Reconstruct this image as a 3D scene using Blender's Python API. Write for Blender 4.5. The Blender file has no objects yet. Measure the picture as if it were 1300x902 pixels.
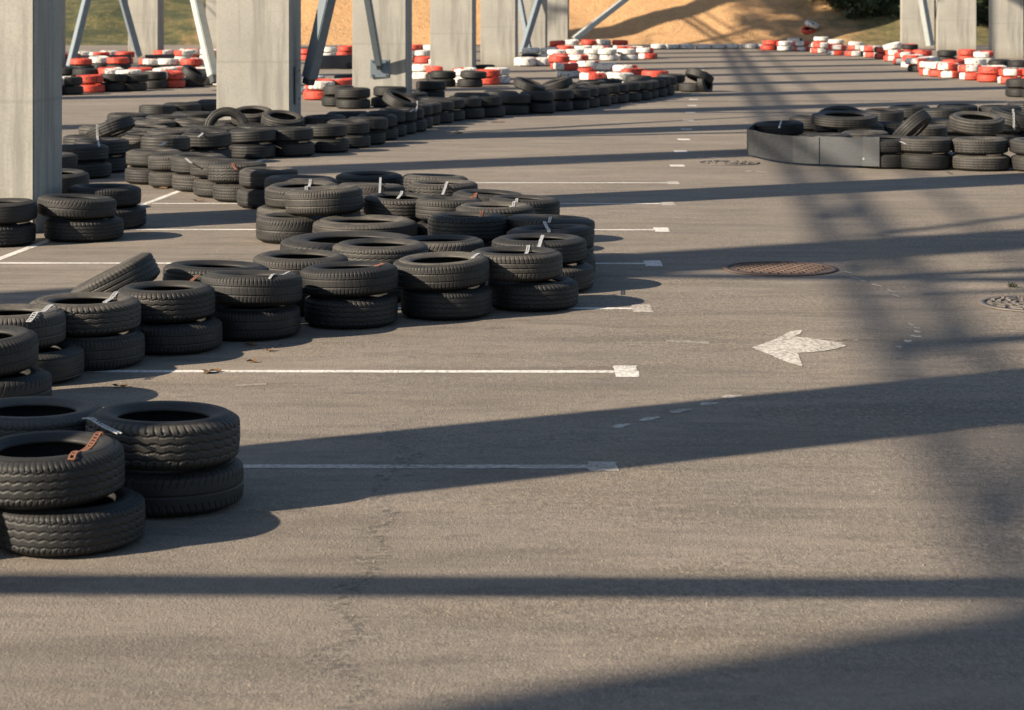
import bpy, bmesh, math, random
from mathutils import Vector, Matrix, Quaternion
R = random.Random(7)
PI = math.pi
scene = bpy.context.scene
COL = scene.collection
CH = 2.16          # camera height
F = 2800.0         # focal length in photo pixels (photo is 1300 wide)
EL, SLOPE = math.radians(29), 0.515

def at(px, py, z=0.0):            # a point of the place measured off the photo, at height z
    Y = F*(CH-z)/(py+5.0)
    return Vector(((px-650.0)*Y/F, Y, z))

# ------------------------------------------------------------------ materials
def nt(name):
    m = bpy.data.materials.new(name); m.use_nodes = True
    t = m.node_tree; b = t.nodes['Principled BSDF']
    return m, t, b
def N(t, kind, **kw):
    n = t.nodes.new(kind)
    for k, v in kw.items():
        if k.startswith('i_'): n.inputs[k[2:].replace('_', ' ')].default_value = v
        else: setattr(n, k, v)
    return n
def L(t, a, b): t.links.new(a, b)
def noise(t, vec, scale, detail=4, rough=.6, dist=0.0):
    n = N(t, 'ShaderNodeTexNoise'); n.inputs['Scale'].default_value = scale
    n.inputs['Detail'].default_value = detail; n.inputs['Roughness'].default_value = rough
    n.inputs['Distortion'].default_value = dist
    L(t, vec, n.inputs['Vector']); return n.outputs['Fac']
def ramp(t, fac, stops):
    r = N(t, 'ShaderNodeValToRGB'); e = r.color_ramp.elements
    while len(e) < len(stops): e.new(.5)
    for i, (p, c) in enumerate(stops):
        e[i].position = p; e[i].color = (c, c, c, 1) if not isinstance(c, tuple) else (*c, 1)
    L(t, fac, r.inputs['Fac']); return r.outputs['Color']
def mix(t, fac, a, b, mode='MIX'):
    m = N(t, 'ShaderNodeMix', data_type='RGBA', blend_type=mode)
    for s, v in ((m.inputs[0], fac), (m.inputs[6], a), (m.inputs[7], b)):
        if isinstance(v, (float, int)): s.default_value = v
        elif isinstance(v, tuple): s.default_value = (*v, 1)
        else: L(t, v, s)
    return m.outputs[2]
def math_(t, op, a, b=None):
    m = N(t, 'ShaderNodeMath', operation=op)
    for i, v in enumerate((a, b)):
        if v is None: continue
        if isinstance(v, (float, int)): m.inputs[i].default_value = v
        else: L(t, v, m.inputs[i])
    return m.outputs[0]
def bump(t, b, h, strength, dist):
    n = N(t, 'ShaderNodeBump'); n.inputs['Strength'].default_value = strength
    n.inputs['Distance'].default_value = dist; L(t, h, n.inputs['Height'])
    L(t, n.outputs['Normal'], b.inputs['Normal']); return n
def objco(t): return N(t, 'ShaderNodeTexCoord').outputs['Object']
def worldco(t): return N(t, 'ShaderNodeNewGeometry').outputs['Position']
def mapping(t, v, sc=(1,1,1), rot=(0,0,0)):
    m = N(t, 'ShaderNodeMapping'); m.inputs['Scale'].default_value = sc; m.inputs['Rotation'].default_value = rot
    L(t, v, m.inputs['Vector']); return m.outputs[0]

def asphalt_colour(t, co):
    big = noise(t, co, .35, 5, .6)
    streak = noise(t, mapping(t, co, (.35, 1.6, 1), (0,0,.25)), 2.2, 5, .65)
    mid = noise(t, co, 9, 5, .7)
    grain = noise(t, co, 105, 4, .85)
    peb = noise(t, mapping(t, co, (1, .55, 1)), 38, 5, .8)
    crumb = noise(t, mapping(t, co, (1, .8, 1), (0,0,.3)), 15, 6, .78)
    ochre = noise(t, co, .8, 4, .7)
    vor = N(t, 'ShaderNodeTexVoronoi'); vor.inputs['Scale'].default_value = 95; L(t, co, vor.inputs['Vector'])
    c = mix(t, ramp(t, big, [(.3, 0.0), (.7, 1.0)]), (.196, .167, .134), (.268, .228, .186))
    c = mix(t, ramp(t, streak, [(.38, .75), (.52, 0.0)]), c, (.118, .100, .084))
    c = mix(t, ramp(t, mid, [(.35, .45), (.6, 0.0)]), c, (.14, .12, .10))
    sx = N(t, 'ShaderNodeSeparateXYZ'); L(t, co, sx.inputs[0])
    patch = ramp(t, noise(t, mapping(t, co, (.6, 1, 1)), 1.0, 5, .65), [(.38, .25), (.60, 1.0)])
    wornside = ramp(t, math_(t, 'MULTIPLY_ADD' if False else 'ADD', math_(t, 'MULTIPLY', sx.outputs['X'], .12), .45), [(.25, .35), (.8, 1.0)])
    wornside = math_(t, 'MULTIPLY', wornside, patch)
    c = mix(t, math_(t, 'MULTIPLY', ramp(t, ochre, [(.48, 0.0), (.62, .55)]), wornside), c, (.235, .185, .115))
    c = mix(t, math_(t, 'MULTIPLY', ramp(t, crumb, [(.38, .8), (.49, 0.0)]), wornside), c, (.088, .068, .052))
    c = mix(t, math_(t, 'MULTIPLY', ramp(t, peb, [(.40, .9), (.51, 0.0)]), wornside), c, (.082, .068, .056))
    c = mix(t, math_(t, 'MULTIPLY', ramp(t, peb, [(.52, 0.0), (.63, .8)]), wornside), c, (.36, .30, .23))
    c = mix(t, ramp(t, grain, [(.38, .80), (.50, 0.0)]), c, (.075, .062, .050))
    c = mix(t, ramp(t, grain, [(.54, 0.0), (.68, .75)]), c, (.40, .34, .27))
    # oil-dark drips and old stains
    st = noise(t, mapping(t, co, (1.0, 1.7, 1)), 3.1, 3, .5, .4)
    c = mix(t, ramp(t, st, [(.66, 0.0), (.74, .5)]), c, (.07, .062, .056))
    # short dark scuffs stretched across the bays
    sc = noise(t, mapping(t, co, (1.0, 3.6, 1), (0,0,.2)), 5.5, 4, .6)
    c = mix(t, ramp(t, sc, [(.64, 0.0), (.72, .55)]), c, (.085, .072, .062))
    # crumbling construction seam running away from the camera
    sy = math_(t, 'ABSOLUTE', math_(t, 'ADD', math_(t, 'ADD', sx.outputs['X'], .55), math_(t, 'MULTIPLY', math_(t, 'SUBTRACT', noise(t, co, 1.7, 5, .7), .5), .55)))
    near_ = ramp(t, math_(t, 'MULTIPLY', sx.outputs['Y'], .05), [(.50, 1.0), (.62, 0.0)])
    seam = math_(t, 'MULTIPLY', ramp(t, sy, [(.0, 1.0), (.07, 0.0)]), near_)
    c = mix(t, math_(t, 'MULTIPLY', seam, ramp(t, noise(t, co, 22, 5, .8), [(.44, .95), (.54, 0.0)])), c, (.050, .044, .038))
    c = mix(t, math_(t, 'MULTIPLY', seam, ramp(t, noise(t, co, 31, 4, .8), [(.52, 0.0), (.62, .6)])), c, (.36, .31, .25))
    # rubbed-in rubber and weather patches
    pb = noise(t, mapping(t, co, (.5, 1.3, 1), (0,0,-.15)), .9, 7, .7, .6)
    c = mix(t, ramp(t, pb, [(.54, 0.0), (.66, .45)]), c, (.125, .112, .098))
    c = mix(t, ramp(t, pb, [(.34, .4), (.46, 0.0)]), c, (.29, .245, .195))
    # fine cracks
    v2 = N(t, 'ShaderNodeTexVoronoi', feature='DISTANCE_TO_EDGE'); v2.inputs['Scale'].default_value = .42
    wv = N(t, 'ShaderNodeVectorMath', operation='ADD')
    nn = N(t, 'ShaderNodeTexNoise'); nn.inputs['Scale'].default_value = 2.6; nn.inputs['Detail'].default_value = 6; L(t, co, nn.inputs['Vector'])
    sc2 = N(t, 'ShaderNodeVectorMath', operation='SCALE'); sc2.inputs['Scale'].default_value = .9; L(t, nn.outputs['Color'], sc2.inputs[0])
    L(t, co, wv.inputs[0]); L(t, sc2.outputs[0], wv.inputs[1]); L(t, wv.outputs[0], v2.inputs['Vector'])
    crk = ramp(t, v2.outputs['Distance'], [(.0, 1.0), (.009, 0.0)])
    gate = ramp(t, noise(t, co, .5, 2), [(.60, 0.0), (.70, .6)])
    c = mix(t, math_(t, 'MULTIPLY', crk, gate), c, (.05, .045, .04))
    h = math_(t, 'ADD', math_(t, 'MULTIPLY', grain, 1.0), math_(t, 'MULTIPLY', vor.outputs['Distance'], .5))
    h = math_(t, 'ADD', h, math_(t, 'MULTIPLY', mid, .8)); h = math_(t, 'ADD', h, math_(t, 'MULTIPLY', peb, 1.6))
    h = math_(t, 'SUBTRACT', h, math_(t, 'MULTIPLY', math_(t, 'MULTIPLY', crk, gate), .8))
    return c, h
def mat_asphalt():
    m, t, b = nt('asphalt'); co = worldco(t)
    c, h = asphalt_colour(t, co); L(t, c, b.inputs['Base Color'])
    b.inputs['Roughness'].default_value = .88
    bump(t, b, h, .8, .006); return m
def mat_paintline(name, col, lo, hi):
    m, t, b = nt(name); co = worldco(t)
    c, h = asphalt_colour(t, co)
    wear = noise(t, mapping(t, co, (1, .6, 1)), 34, 6, .75)
    big = noise(t, co, 2.2, 3)
    w = math_(t, 'ADD', math_(t, 'MULTIPLY', wear, .7), math_(t, 'MULTIPLY', big, .3))
    f = ramp(t, w, [(lo, 1.0), (hi, 0.0)])
    L(t, mix(t, f, c, col), b.inputs['Base Color']); b.inputs['Roughness'].default_value = .8
    bump(t, b, h, .5, .005); return m
def mat_rubber(name, base, dust, amt, wave=0):
    m, t, b = nt(name); co = objco(t)
    info = N(t, 'ShaderNodeObjectInfo')
    off = N(t, 'ShaderNodeVectorMath', operation='ADD'); L(t, co, off.inputs[0])
    cmb = N(t, 'ShaderNodeCombineXYZ'); s = math_(t, 'MULTIPLY', info.outputs['Random'], 37.0)
    L(t, s, cmb.inputs[0]); L(t, s, cmb.inputs[1]); L(t, cmb.outputs[0], off.inputs[1])
    v = off.outputs[0]
    n1 = noise(t, v, 7, 5, .65); n2 = noise(t, v, 45, 4, .7); n3 = noise(t, v, 2.2, 2)
    geo = N(t, 'ShaderNodeNewGeometry'); sep = N(t, 'ShaderNodeSeparateXYZ'); L(t, geo.outputs['True Normal'], sep.inputs[0])
    up = ramp(t, sep.outputs['Z'], [(.1, .30), (.85, 1.0)])     # dust settles where the rubber lies level
    d = math_(t, 'MULTIPLY', ramp(t, n1, [(.28, .25), (.68, 1.0)]), up)
    d = math_(t, 'MULTIPLY', d, ramp(t, n2, [(.25, .6), (.7, 1.0)]))
    lo = math_(t, 'ADD', .25, math_(t, 'MULTIPLY', info.outputs['Random'], 1.25))
    d = math_(t, 'MULTIPLY', math_(t, 'MULTIPLY', d, amt), lo)
    c = mix(t, d, base, dust)
    c = mix(t, ramp(t, n2, [(.68, 0.0), (.78, .22)]), c, (.12, .10, .08))
    c = mix(t, ramp(t, n3, [(.6, 0.0), (.75, .2)]), c, (.08, .066, .05))
    L(t, c, b.inputs['Base Color'])
    L(t, ramp(t, n1, [(.2, .50), (.8, .78)]), b.inputs['Roughness'])
    b.inputs['Specular IOR Level'].default_value = .45
    h = math_(t, 'ADD', n2, math_(t, 'MULTIPLY', noise(t, v, 160, 2), .5))
    bump(t, b, h, .35, .003); return m
def mat_tyrepaint(name, col, worn):
    m, t, b = nt(name); co = objco(t)
    info = N(t, 'ShaderNodeObjectInfo')
    off = N(t, 'ShaderNodeVectorMath', operation='ADD'); L(t, co, off.inputs[0])
    cmb = N(t, 'ShaderNodeCombineXYZ'); s = math_(t, 'MULTIPLY', info.outputs['Random'], 37.0)
    L(t, s, cmb.inputs[0]); L(t, s, cmb.inputs[1]); L(t, cmb.outputs[0], off.inputs[1]); v = off.outputs[0]
    n1 = noise(t, v, 14, 6, .75); n2 = noise(t, v, 4, 4)
    c = mix(t, ramp(t, n2, [(.4, 0.0), (.75, .45)]), col, tuple(x*.62 for x in col))
    c = mix(t, ramp(t, n1, [(worn, 1.0), (worn+.06, 0.0)]), c, (.035, .033, .030))
    c = mix(t, ramp(t, noise(t, v, 9, 5, .7), [(.52, 0.0), (.68, .45)]), c, (.20, .165, .13))
    L(t, c, b.inputs['Base Color']); b.inputs['Roughness'].default_value = .6
    bump(t, b, n1, .5, .006); return m
def mat_concrete(name, a, b_, scale=1.0):
    m, t, b = nt(name); co = objco(t)
    n1 = noise(t, co, .9*scale, 6, .65); n2 = noise(t, mapping(t, co, (3.5, 3.5, .25)), 1.6, 5, .6)
    n3 = noise(t, co, 38, 4, .7); n4 = noise(t, co, 170, 2)
    c = mix(t, ramp(t, n1, [(.3, 0.0), (.7, 1.0)]), a, b_)
    c = mix(t, ramp(t, n2, [(.50, 0.0), (.66, .65)]), c, tuple(x*.58 for x in a))
    c = mix(t, ramp(t, n3, [(.35, .35), (.55, 0.0)]), c, tuple(x*.72 for x in a))
    # formwork panel joints and tie holes every .6 m
    wv = N(t, 'ShaderNodeTexWave', wave_type='BANDS', bands_direction='Z'); wv.inputs['Scale'].default_value = .262
    wv.inputs['Distortion'].default_value = 0; L(t, co, wv.inputs['Vector'])
    ln = ramp(t, wv.outputs['Fac'], [(.0, .3), (.0016, 0.0)])
    c = mix(t, ln, c, tuple(x*.6 for x in a))
    vo = N(t, 'ShaderNodeTexVoronoi'); vo.inputs['Scale'].default_value = 26; L(t, co, vo.inputs['Vector'])
    pit = ramp(t, vo.outputs['Distance'], [(.06, 1.0), (.13, 0.0)])
    pit = math_(t, 'MULTIPLY', pit, ramp(t, noise(t, co, 5, 2), [(.5, 0.0), (.6, .6)]))
    c = mix(t, pit, c, tuple(x*.45 for x in a))
    # splash dirt near the foot
    sp = N(t, 'ShaderNodeSeparateXYZ'); L(t, co, sp.inputs[0])
    zz = math_(t, 'ADD', sp.outputs['Z'], math_(t, 'MULTIPLY', n3, .25))
    c = mix(t, ramp(t, zz, [(.15, .5), (.55, 0.0)]), c, (.16, .14, .10))
    L(t, c, b.inputs['Base Color']); b.inputs['Roughness'].default_value = .85
    h = math_(t, 'SUBTRACT', math_(t, 'ADD', n3, math_(t, 'MULTIPLY', n4, .5)), pit)
    bump(t, b, h, .4, .004); return m
def mat_metal(name, col, rough, metallic, dirt=.3, brushed=False):
    m, t, b = nt(name); co = objco(t)
    n1 = noise(t, mapping(t, co, (1, 1, 9) if brushed else (1, 1, 1)), 7, 5, .65); n2 = noise(t, co, 40, 3, .7)
    c = mix(t, ramp(t, n1, [(.4, 0.0), (.7, dirt)]), col, tuple(x*.5 for x in col))
    c = mix(t, ramp(t, n2, [(.6, 0.0), (.75, dirt)]), c, (.16, .12, .08))
    L(t, c, b.inputs['Base Color']); b.inputs['Metallic'].default_value = metallic
    L(t, ramp(t, n1, [(.3, rough-.08), (.7, rough+.12)]), b.inputs['Roughness'])
    bump(t, b, n1, .15, .004); return m
def mat_plain(name, col, rough=.7, var=.35, scale=30):
    m, t, b = nt(name); co = objco(t); n1 = noise(t, co, scale, 4, .7)
    L(t, mix(t, ramp(t, n1, [(.35, 0.0), (.7, 1.0)]), col, tuple(x*(1-var) for x in col)), b.inputs['Base Color'])
    b.inputs['Roughness'].default_value = rough; bump(t, b, n1, .3, .003); return m
def mat_bank():
    m, t, b = nt('bank_soil'); co = worldco(t)
    sep = N(t, 'ShaderNodeSeparateXYZ'); L(t, co, sep.inputs[0])
    n1 = noise(t, co, .5, 6, .65); n2 = noise(t, co, 3, 5, .7); n3 = noise(t, co, 16, 4, .75)
    sand = mix(t, ramp(t, n2, [(.3, 0.0), (.7, 1.0)]), (.43, .235, .098), (.56, .345, .165))
    sand = mix(t, ramp(t, n3, [(.3, .55), (.5, 0.0)]), sand, (.26, .15, .07))
    grass = mix(t, ramp(t, n2, [(.3, 0.0), (.7, 1.0)]), (.06, .070, .022), (.20, .155, .06))
    grass = mix(t, ramp(t, n3, [(.35, .8), (.55, 0.0)]), grass, (.025, .034, .014))
    grass = mix(t, ramp(t, noise(t, mapping(t, co, (.5, 1, 2.2)), 1.1, 5, .65), [(.42, .85), (.58, 0.0)]), grass, (.03, .042, .018))
    x = math_(t, 'ADD', sep.outputs['X'], math_(t, 'MULTIPLY', math_(t, 'SUBTRACT', n1, .5), 9.0))
    lft = ramp(t, math_(t, 'MULTIPLY_ADD', math_(t, 'ADD', x, 18.0), .05) if False else math_(t, 'MULTIPLY', math_(t, 'ADD', x, 18.0), .08), [(.30, 1.0), (.62, 0.0)])
    rgt = ramp(t, math_(t, 'MULTIPLY', math_(t, 'SUBTRACT', x, 10.0), .12), [(.35, 0.0), (.75, .95)])
    f = math_(t, 'MAXIMUM', lft, rgt)
    tuft = math_(t, 'MULTIPLY', ramp(t, n2, [(.60, 0.0), (.68, .7)]), ramp(t, n1, [(.45, 0.0), (.6, 1.0)]))
    f = math_(t, 'MAXIMUM', f, tuft)
    L(t, mix(t, f, sand, grass), b.inputs['Base Color']); b.inputs['Roughness'].default_value = .95
    h = math_(t, 'ADD', n2, math_(t, 'MULTIPLY', n3, .5)); bump(t, b, h, .9, .12); return m
def mat_leaf(name, a, b_):
    m, t, b = nt(name); co = objco(t); n1 = noise(t, co, 1.3, 3)
    L(t, mix(t, ramp(t, n1, [(.35, 0.0), (.65, 1.0)]), a, b_), b.inputs['Base Color'])
    b.inputs['Roughness'].default_value = .6; return m

ASPH = mat_asphalt()
LINE = mat_paintline('white_road_paint', (.64, .62, .58), .47, .66)
LINEW = mat_paintline('worn_road_paint', (.56, .53, .48), .36, .62)
SCUFF = mat_paintline('smeared_road_paint', (.42, .38, .33), .30, .56)
RUB = [mat_rubber('rubber', (.006, .0065, .007), (.062, .057, .049), .48),
       mat_rubber('dusty_rubber', (.009, .009, .009), (.112, .101, .084), .70)]
LINER = mat_plain('tyre_inner_liner', (.020, .020, .022), .8)
PRED = mat_tyrepaint('red_tyre_paint', (.56, .055, .028), .40)
PWHI = mat_tyrepaint('white_tyre_paint', (.66, .64, .60), .40)
CONC = mat_concrete('concrete', (.275, .266, .238), (.375, .362, .325))
STEEL = mat_metal('painted_steel', (.17, .21, .24), .5, .2, .25)
STEELW = mat_metal('pale_painted_steel', (.36, .39, .39), .5, .1, .3)
STEELD = mat_metal('dark_steel', (.08, .09, .10), .5, .5, .3)
PLATE = mat_metal('scuffed_sheet', (.085, .091, .098), .42, .5, .8, True)
BELT = mat_plain('dark_belt', (.035, .04, .05), .5)
RUST = mat_metal('rusty_iron', (.125, .085, .068), .75, .25, .6)
IRON = mat_metal('cast_iron', (.15, .13, .115), .65, .3, .6)
STRAPW = mat_plain('white_plastic', (.50, .51, .52), .45, .6, 90)
STRAPO = mat_plain('orange_plastic', (.34, .13, .07), .5, .6, 70)
STRAPR = mat_plain('rust_brown', (.26, .11, .06), .7, .5, 60)
LEAFD = mat_plain('dry_leaf', (.17, .095, .04), .8, .5, 60)
BANK = mat_bank()
BARK = mat_plain('bark', (.12, .09, .065), .9, .5, 9)
GREEN = mat_leaf('leaves', (.020, .032, .012), (.055, .075, .022))
STONE = mat_plain('pebble', (.26, .21, .16), .9, .5, 20)

# ------------------------------------------------------------------ object helpers
def link(name, me, mats, parent=None, loc=(0,0,0)):
    o = bpy.data.objects.new(name, me); COL.objects.link(o); o.location = loc
    if mats and not me.materials:
        for m in (mats if isinstance(mats, (list, tuple)) else [mats]): me.materials.append(m)
    if parent: o.parent = parent
    return o
def tag(o, label, cat, group=None, kind=None):
    if label: o['label'] = label
    if cat: o['category'] = cat
    if group: o['group'] = group
    if kind: o['kind'] = kind
    return o
def empty(name, loc): 
    o = bpy.data.objects.new(name, None); COL.objects.link(o); o.location = loc; o.empty_display_size = .1; return o
def mesh(name, verts, faces, smooth=False, mids=None):
    me = bpy.data.meshes.new(name); me.from_pydata([tuple(v) for v in verts], [], faces)
    if smooth: me.polygons.foreach_set('use_smooth', [True]*len(faces))
    if mids: me.polygons.foreach_set('material_index', mids)
    me.update(); return me
def box_bm(bm, c, s, rot=None):
    r = bmesh.ops.create_cube(bm, size=1.0)
    M = Matrix.Translation(c) @ (rot.to_4x4() if rot else Matrix()) @ Matrix.Diagonal((*s, 1))
    bmesh.ops.transform(bm, matrix=M, verts=r['verts']); return r['verts']
def bm_mesh(name, bm, bev=0, seg=2):
    if bev: bmesh.ops.bevel(bm, geom=list(bm.edges), offset=bev, segments=seg, affect='EDGES', clamp_overlap=True)
    bmesh.ops.recalc_face_normals(bm, faces=bm.faces)
    me = bpy.data.meshes.new(name); bm.to_mesh(me); bm.free(); return me
def tube_between(bm, a, b, w, d=None):
    a, b = Vector(a), Vector(b); d = d or w; v = b-a
    q = v.to_track_quat('Z', 'Y')
    return box_bm(bm, (a+b)/2, (w, d, v.length), q.to_matrix())

# ------------------------------------------------------------------ ground, bank
def grid_sheet(name, x0, x1, y0, y1, nx, ny, fz):
    vs = [(x0+(x1-x0)*i/nx, y0+(y1-y0)*j/ny, 0) for j in range(ny+1) for i in range(nx+1)]
    vs = [(x, y, fz(x, y)) for x, y, _ in vs]
    fs = [(j*(nx+1)+i, j*(nx+1)+i+1, (j+1)*(nx+1)+i+1, (j+1)*(nx+1)+i) for j in range(ny) for i in range(nx)]
    return mesh(name, vs, fs, True)
g = link('ground', grid_sheet('ground', -400, 400, -200, 600, 8, 8, lambda x, y: 0.0), ASPH)
tag(g, 'brown grey worn asphalt of the kart track', None, None, 'structure')
from mathutils import noise as mn
def bank_z(x, y):
    y0 = 97.0 + 1.2*math.sin(x*.11+1)*.6
    d = max(0.0, y-y0)
    z = .52*d - .9*(1-math.exp(-d*.6))*.5
    if d > 26: z = .52*26 -.45 + (d-26)*.05
    z += (mn.noise(Vector((x*.35, y*.35, 0)))*.32 + mn.noise(Vector((x*1.3, y*1.3, 5)))*.10)*min(1, d*.6)
    return z - .06 if d <= 0 else max(z, -.06 + d*.2)
bk = link('sandy_bank', grid_sheet('sandy_bank', -110, 110, 94, 175, 440, 162, bank_z), BANK)
tag(bk, 'sandy bank with grass rising behind the track', None, None, 'structure')
def on_bank(px, py):
    Y = 95.0
    while Y < 130:
        z = CH-(py+5)*Y/F; x = (px-650)*Y/F
        if bank_z(x, Y) >= z: return Vector((x, Y, bank_z(x, Y)))
        Y += .05
    return Vector(((px-650)*100/F, 100, bank_z((px-650)*100/F, 100)))

# ------------------------------------------------------------------ road markings
ZL = .002
def ragged(pts, step=.03, amp=.006):
    out = []; n = len(pts)
    for i in range(n):
        a = Vector((pts[i][0], pts[i][1])); b = Vector((pts[(i+1) % n][0], pts[(i+1) % n][1])); k = max(1, int((b-a).length/step))
        for j in range(k): out.append(a.lerp(b, j/k)+Vector((R2.uniform(-amp, amp), R2.uniform(-amp, amp))))
    return out
R2 = random.Random(5)
def sheet(name, pts, mat, label, z=ZL):
    if len(pts) < 30: pts = ragged(pts)
    vs = [(p[0], p[1], z) for p in pts]
    o = link(name, mesh(name, vs, [tuple(range(len(vs)))]), mat)
    tag(o, label, None, None, 'structure'); return o
def backx(Y): return -4.20+.084*(Y-18.2)
def endx(Y): return .657+.094*(Y-12.68)
def rough_strip(a, b, w, n=40):
    a, b = Vector(a).to_2d(), Vector(b).to_2d(); d = (b-a); nrm = Vector((-d.y, d.x)).normalized()
    up = [a+d*i/n+nrm*(w/2+R.uniform(-.003, .003)) for i in range(n+1)]
    dn = [a+d*i/n-nrm*(w/2+R.uniform(-.003, .003)) for i in range(n+1)]
    return dn+up[::-1]
for k in range(-1, 22):
    Y = 12.68+2.56*k
    xl = backx(Y)
    if k <= 5:
        sheet('bay_line', rough_strip((xl+.06, Y+.015), (endx(Y)-.07, Y-.01), .082), LINE if k != -1 else LINEW, 'thin white parking bay line across the asphalt')
    e = endx(Y); hh = .10 if k == -1 else .19
    if k <= 5: sheet('bay_line_end', [(e-.07, Y-hh), (e+.065, Y-hh), (e+.07, Y+hh), (e-.065, Y+hh)], LINE if k in (0, 2, 3) else LINEW, 'white square at the end of a bay line')
    else: sheet('bay_line_end', [(e-.09, Y-.15), (e+.09, Y-.15), (e+.09, Y+.15), (e-.09, Y+.15)], LINE, 'white mark at the end of a bay line')
sheet('bay_back_line', rough_strip((backx(14), 14), (backx(34), 34), .075, 80), LINE, 'long white line closing the parking bays')
for pts in ([(1071,345),(1083,347)], [(1080,352),(1093,355)], [(1091,356),(1101,358)], [(1106,361),(1120,364)], [(1124,367),(1137,371)], [(1133,374),(1141,377)],
            [(1154,412),(1160,413)], [(1160,416),(1168,417)], [(1160,421),(1170,422)], [(1156,427),(1170,428)], [(1148,434),(1158,433)], [(1138,441),(1145,440)],
            [(916,505),(942,503)], [(888,514),(912,512)], [(850,524),(878,520)], [(812,534),(838,530)], [(778,543),(800,539)],
            [(884,201),(894,200)], [(898,200),(920,202)], [(946,218),(955,217)], [(958,218),(975,219)], [(925,207),(940,208)]):
    a, b = at(*pts[0]), at(*pts[1]); w = .042
    m_ = (a+b)/2; h_ = (b-a)/2
    sheet('painted_dash', [(m_.x+h_.x*math.cos(q)-0.0, m_.y+h_.y*math.cos(q)+w*math.sin(q)*(1+.3*math.cos(3*q))) for q in [2*PI*k/14 for k in range(14)]], LINEW, 'short worn white dash painted on the asphalt')
ar = [at(955,442), at(985,431), at(1004,421), at(1018,419.5), at(1017,424), at(1008,428), at(1040,432), at(1070,436), at(1074,440), at(1060,444), at(1040,447), at(1012,449), at(1016,457), at(1019,466), at(1000,461), at(975,450)]
sheet('painted_arrow', ar, mat_paintline('faded_arrow_paint', (.58, .55, .50), .42, .60), 'worn white arrow pointing left on the asphalt', .003)
for (x0, y0, x1, y1, w) in ((845,433,900,436,.06), (300,490,338,488,.03), (1000,428,1090,433,.02), (1010,436,1110,430,.015)):
    a, b = at(x0, y0), at(x1, y1)
    sheet('paint_scuff', [(a.x, a.y-w), (b.x, b.y-w), (b.x, b.y+w), (a.x, a.y+w)], SCUFF, 'faint smear of worn white paint')

# ------------------------------------------------------------------ tyres
TH = .195
def profile(Rr=.31, hw=TH/2, crown=.006):
    t = []   # tread incl. shoulders, bottom to top
    sh = [(.098, -1.0), (.062, -1.0)]
    for k in range(-14, 15):
        v = k/14.0
        z = v*hw*.90; a = abs(v)
        r = Rr - crown*(a**2) - (.030*((a-.72)/.28)**2 if a > .72 else 0)
        t.append((r, z))
    side = [(Rr-.036, .885*hw), (Rr-.043, .95*hw), (Rr-.052, .985*hw), (Rr-.064, 1.0*hw), (Rr-.072, .985*hw), (Rr-.078, .99*hw), (Rr-.090, .955*hw),
            (Rr-.098, .90*hw), (Rr-.102, .905*hw), (Rr-.108, .85*hw), (Rr-.120, .80*hw), (Rr-.126, .72*hw), (Rr-.122, .62*hw),
            (Rr-.105, .68*hw), (Rr-.075, .82*hw), (Rr-.040, .80*hw), (Rr-.020, .62*hw), (Rr-.016, .3*hw), (Rr-.016, 0)]
    return t, side
def lathe(name, prof, n, mod=None, closed=False, midf=None):
    m = len(prof); vs = []; fs = []; mids = []
    for i in range(n):
        th = 2*PI*i/n; c, s = math.cos(th), math.sin(th)
        for j, (r, z) in enumerate(prof):
            rr = r-(mod(th, j/(m-1)*2-1) if mod else 0)
            vs.append((rr*c, rr*s, z))
    rng = m if closed else m-1
    for i in range(n):
        for j in range(rng):
            a = i*m+j; b = i*m+(j+1) % m; c = ((i+1) % n)*m+(j+1) % m; d = ((i+1) % n)*m+j
            fs.append((a, d, c, b))
            if midf: mids.append(midf((i+.5)/n, j))
    me = mesh(name, vs, fs, True, mids or None); return me
def frac(x): return x-math.floor(x)
def groove(x, w): return 1.0 if frac(x) < w else 0.0
def pat_block(n, skew, w=.22, ribs=(.0, .38, -.38), rw=.045, depth=.008, edge=.42):
    def f(th, v):
        a = abs(v); d = 0.0
        for rb in ribs:
            if abs(v-rb) < rw: d = depth*.9
        if a > edge:
            d = max(d, depth*groove(th/(2*PI)*n+skew*a+(.5 if v > 0 else 0), w)*(1.0 if a < .95 else .4))
        elif abs(a-edge) > .02:
            d = max(d, depth*.22*groove(th/(2*PI)*n*.5+skew*1.2*v, w*.7))
        return d
    return f
def pat_zig(n, depth=.008):
    def f(th, v):
        a = abs(v); u = th/(2*PI)*n
        if a > .62: return depth*groove(u+.8*a, .3)*(1 if a < .95 else .4)
        z = math.sin(u*PI)*.035
        for rb in (-.55, -.18, .18, .55):
            if abs(v-rb-z) < .05: return depth*.9
        return depth*.22*groove(u*.5+v*1.2, .16)
    return f
def pat_rib(n, depth=.006):
    def f(th, v):
        a = abs(v)
        for rb in (-.66, -.25, .25, .66):
            if abs(v-rb) < .035: return depth
        if a > .72: return depth*.45*groove(th/(2*PI)*n+a, .25)
        return 0.0
    return f
NTR = 640
tp, sp_ = profile()
def dense(p, k=2):
    out = []
    for a, b in zip(p, p[1:]):
        for i in range(k): out.append((a[0]+(b[0]-a[0])*i/k, a[1]+(b[1]-a[1])*i/k))
    out.append(p[-1]); return out
treads = []
for i, pf in enumerate((pat_block(64, .5, .20, depth=.007), pat_zig(60, .007), pat_rib(80, .005), pat_block(64, -.9, .17, (.0,), .04, .006), pat_block(80, .2, .2, (.3, -.3), .045, .006), pat_zig(84, .004))):
    me = lathe('tread', dense(tp), NTR, pf)
    me.materials.append(RUB[0]); treads.append(me)
    me2 = me.copy(); me2.materials.clear(); me2.materials.append(RUB[1]); treads.append(me2)
sides = []
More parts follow.
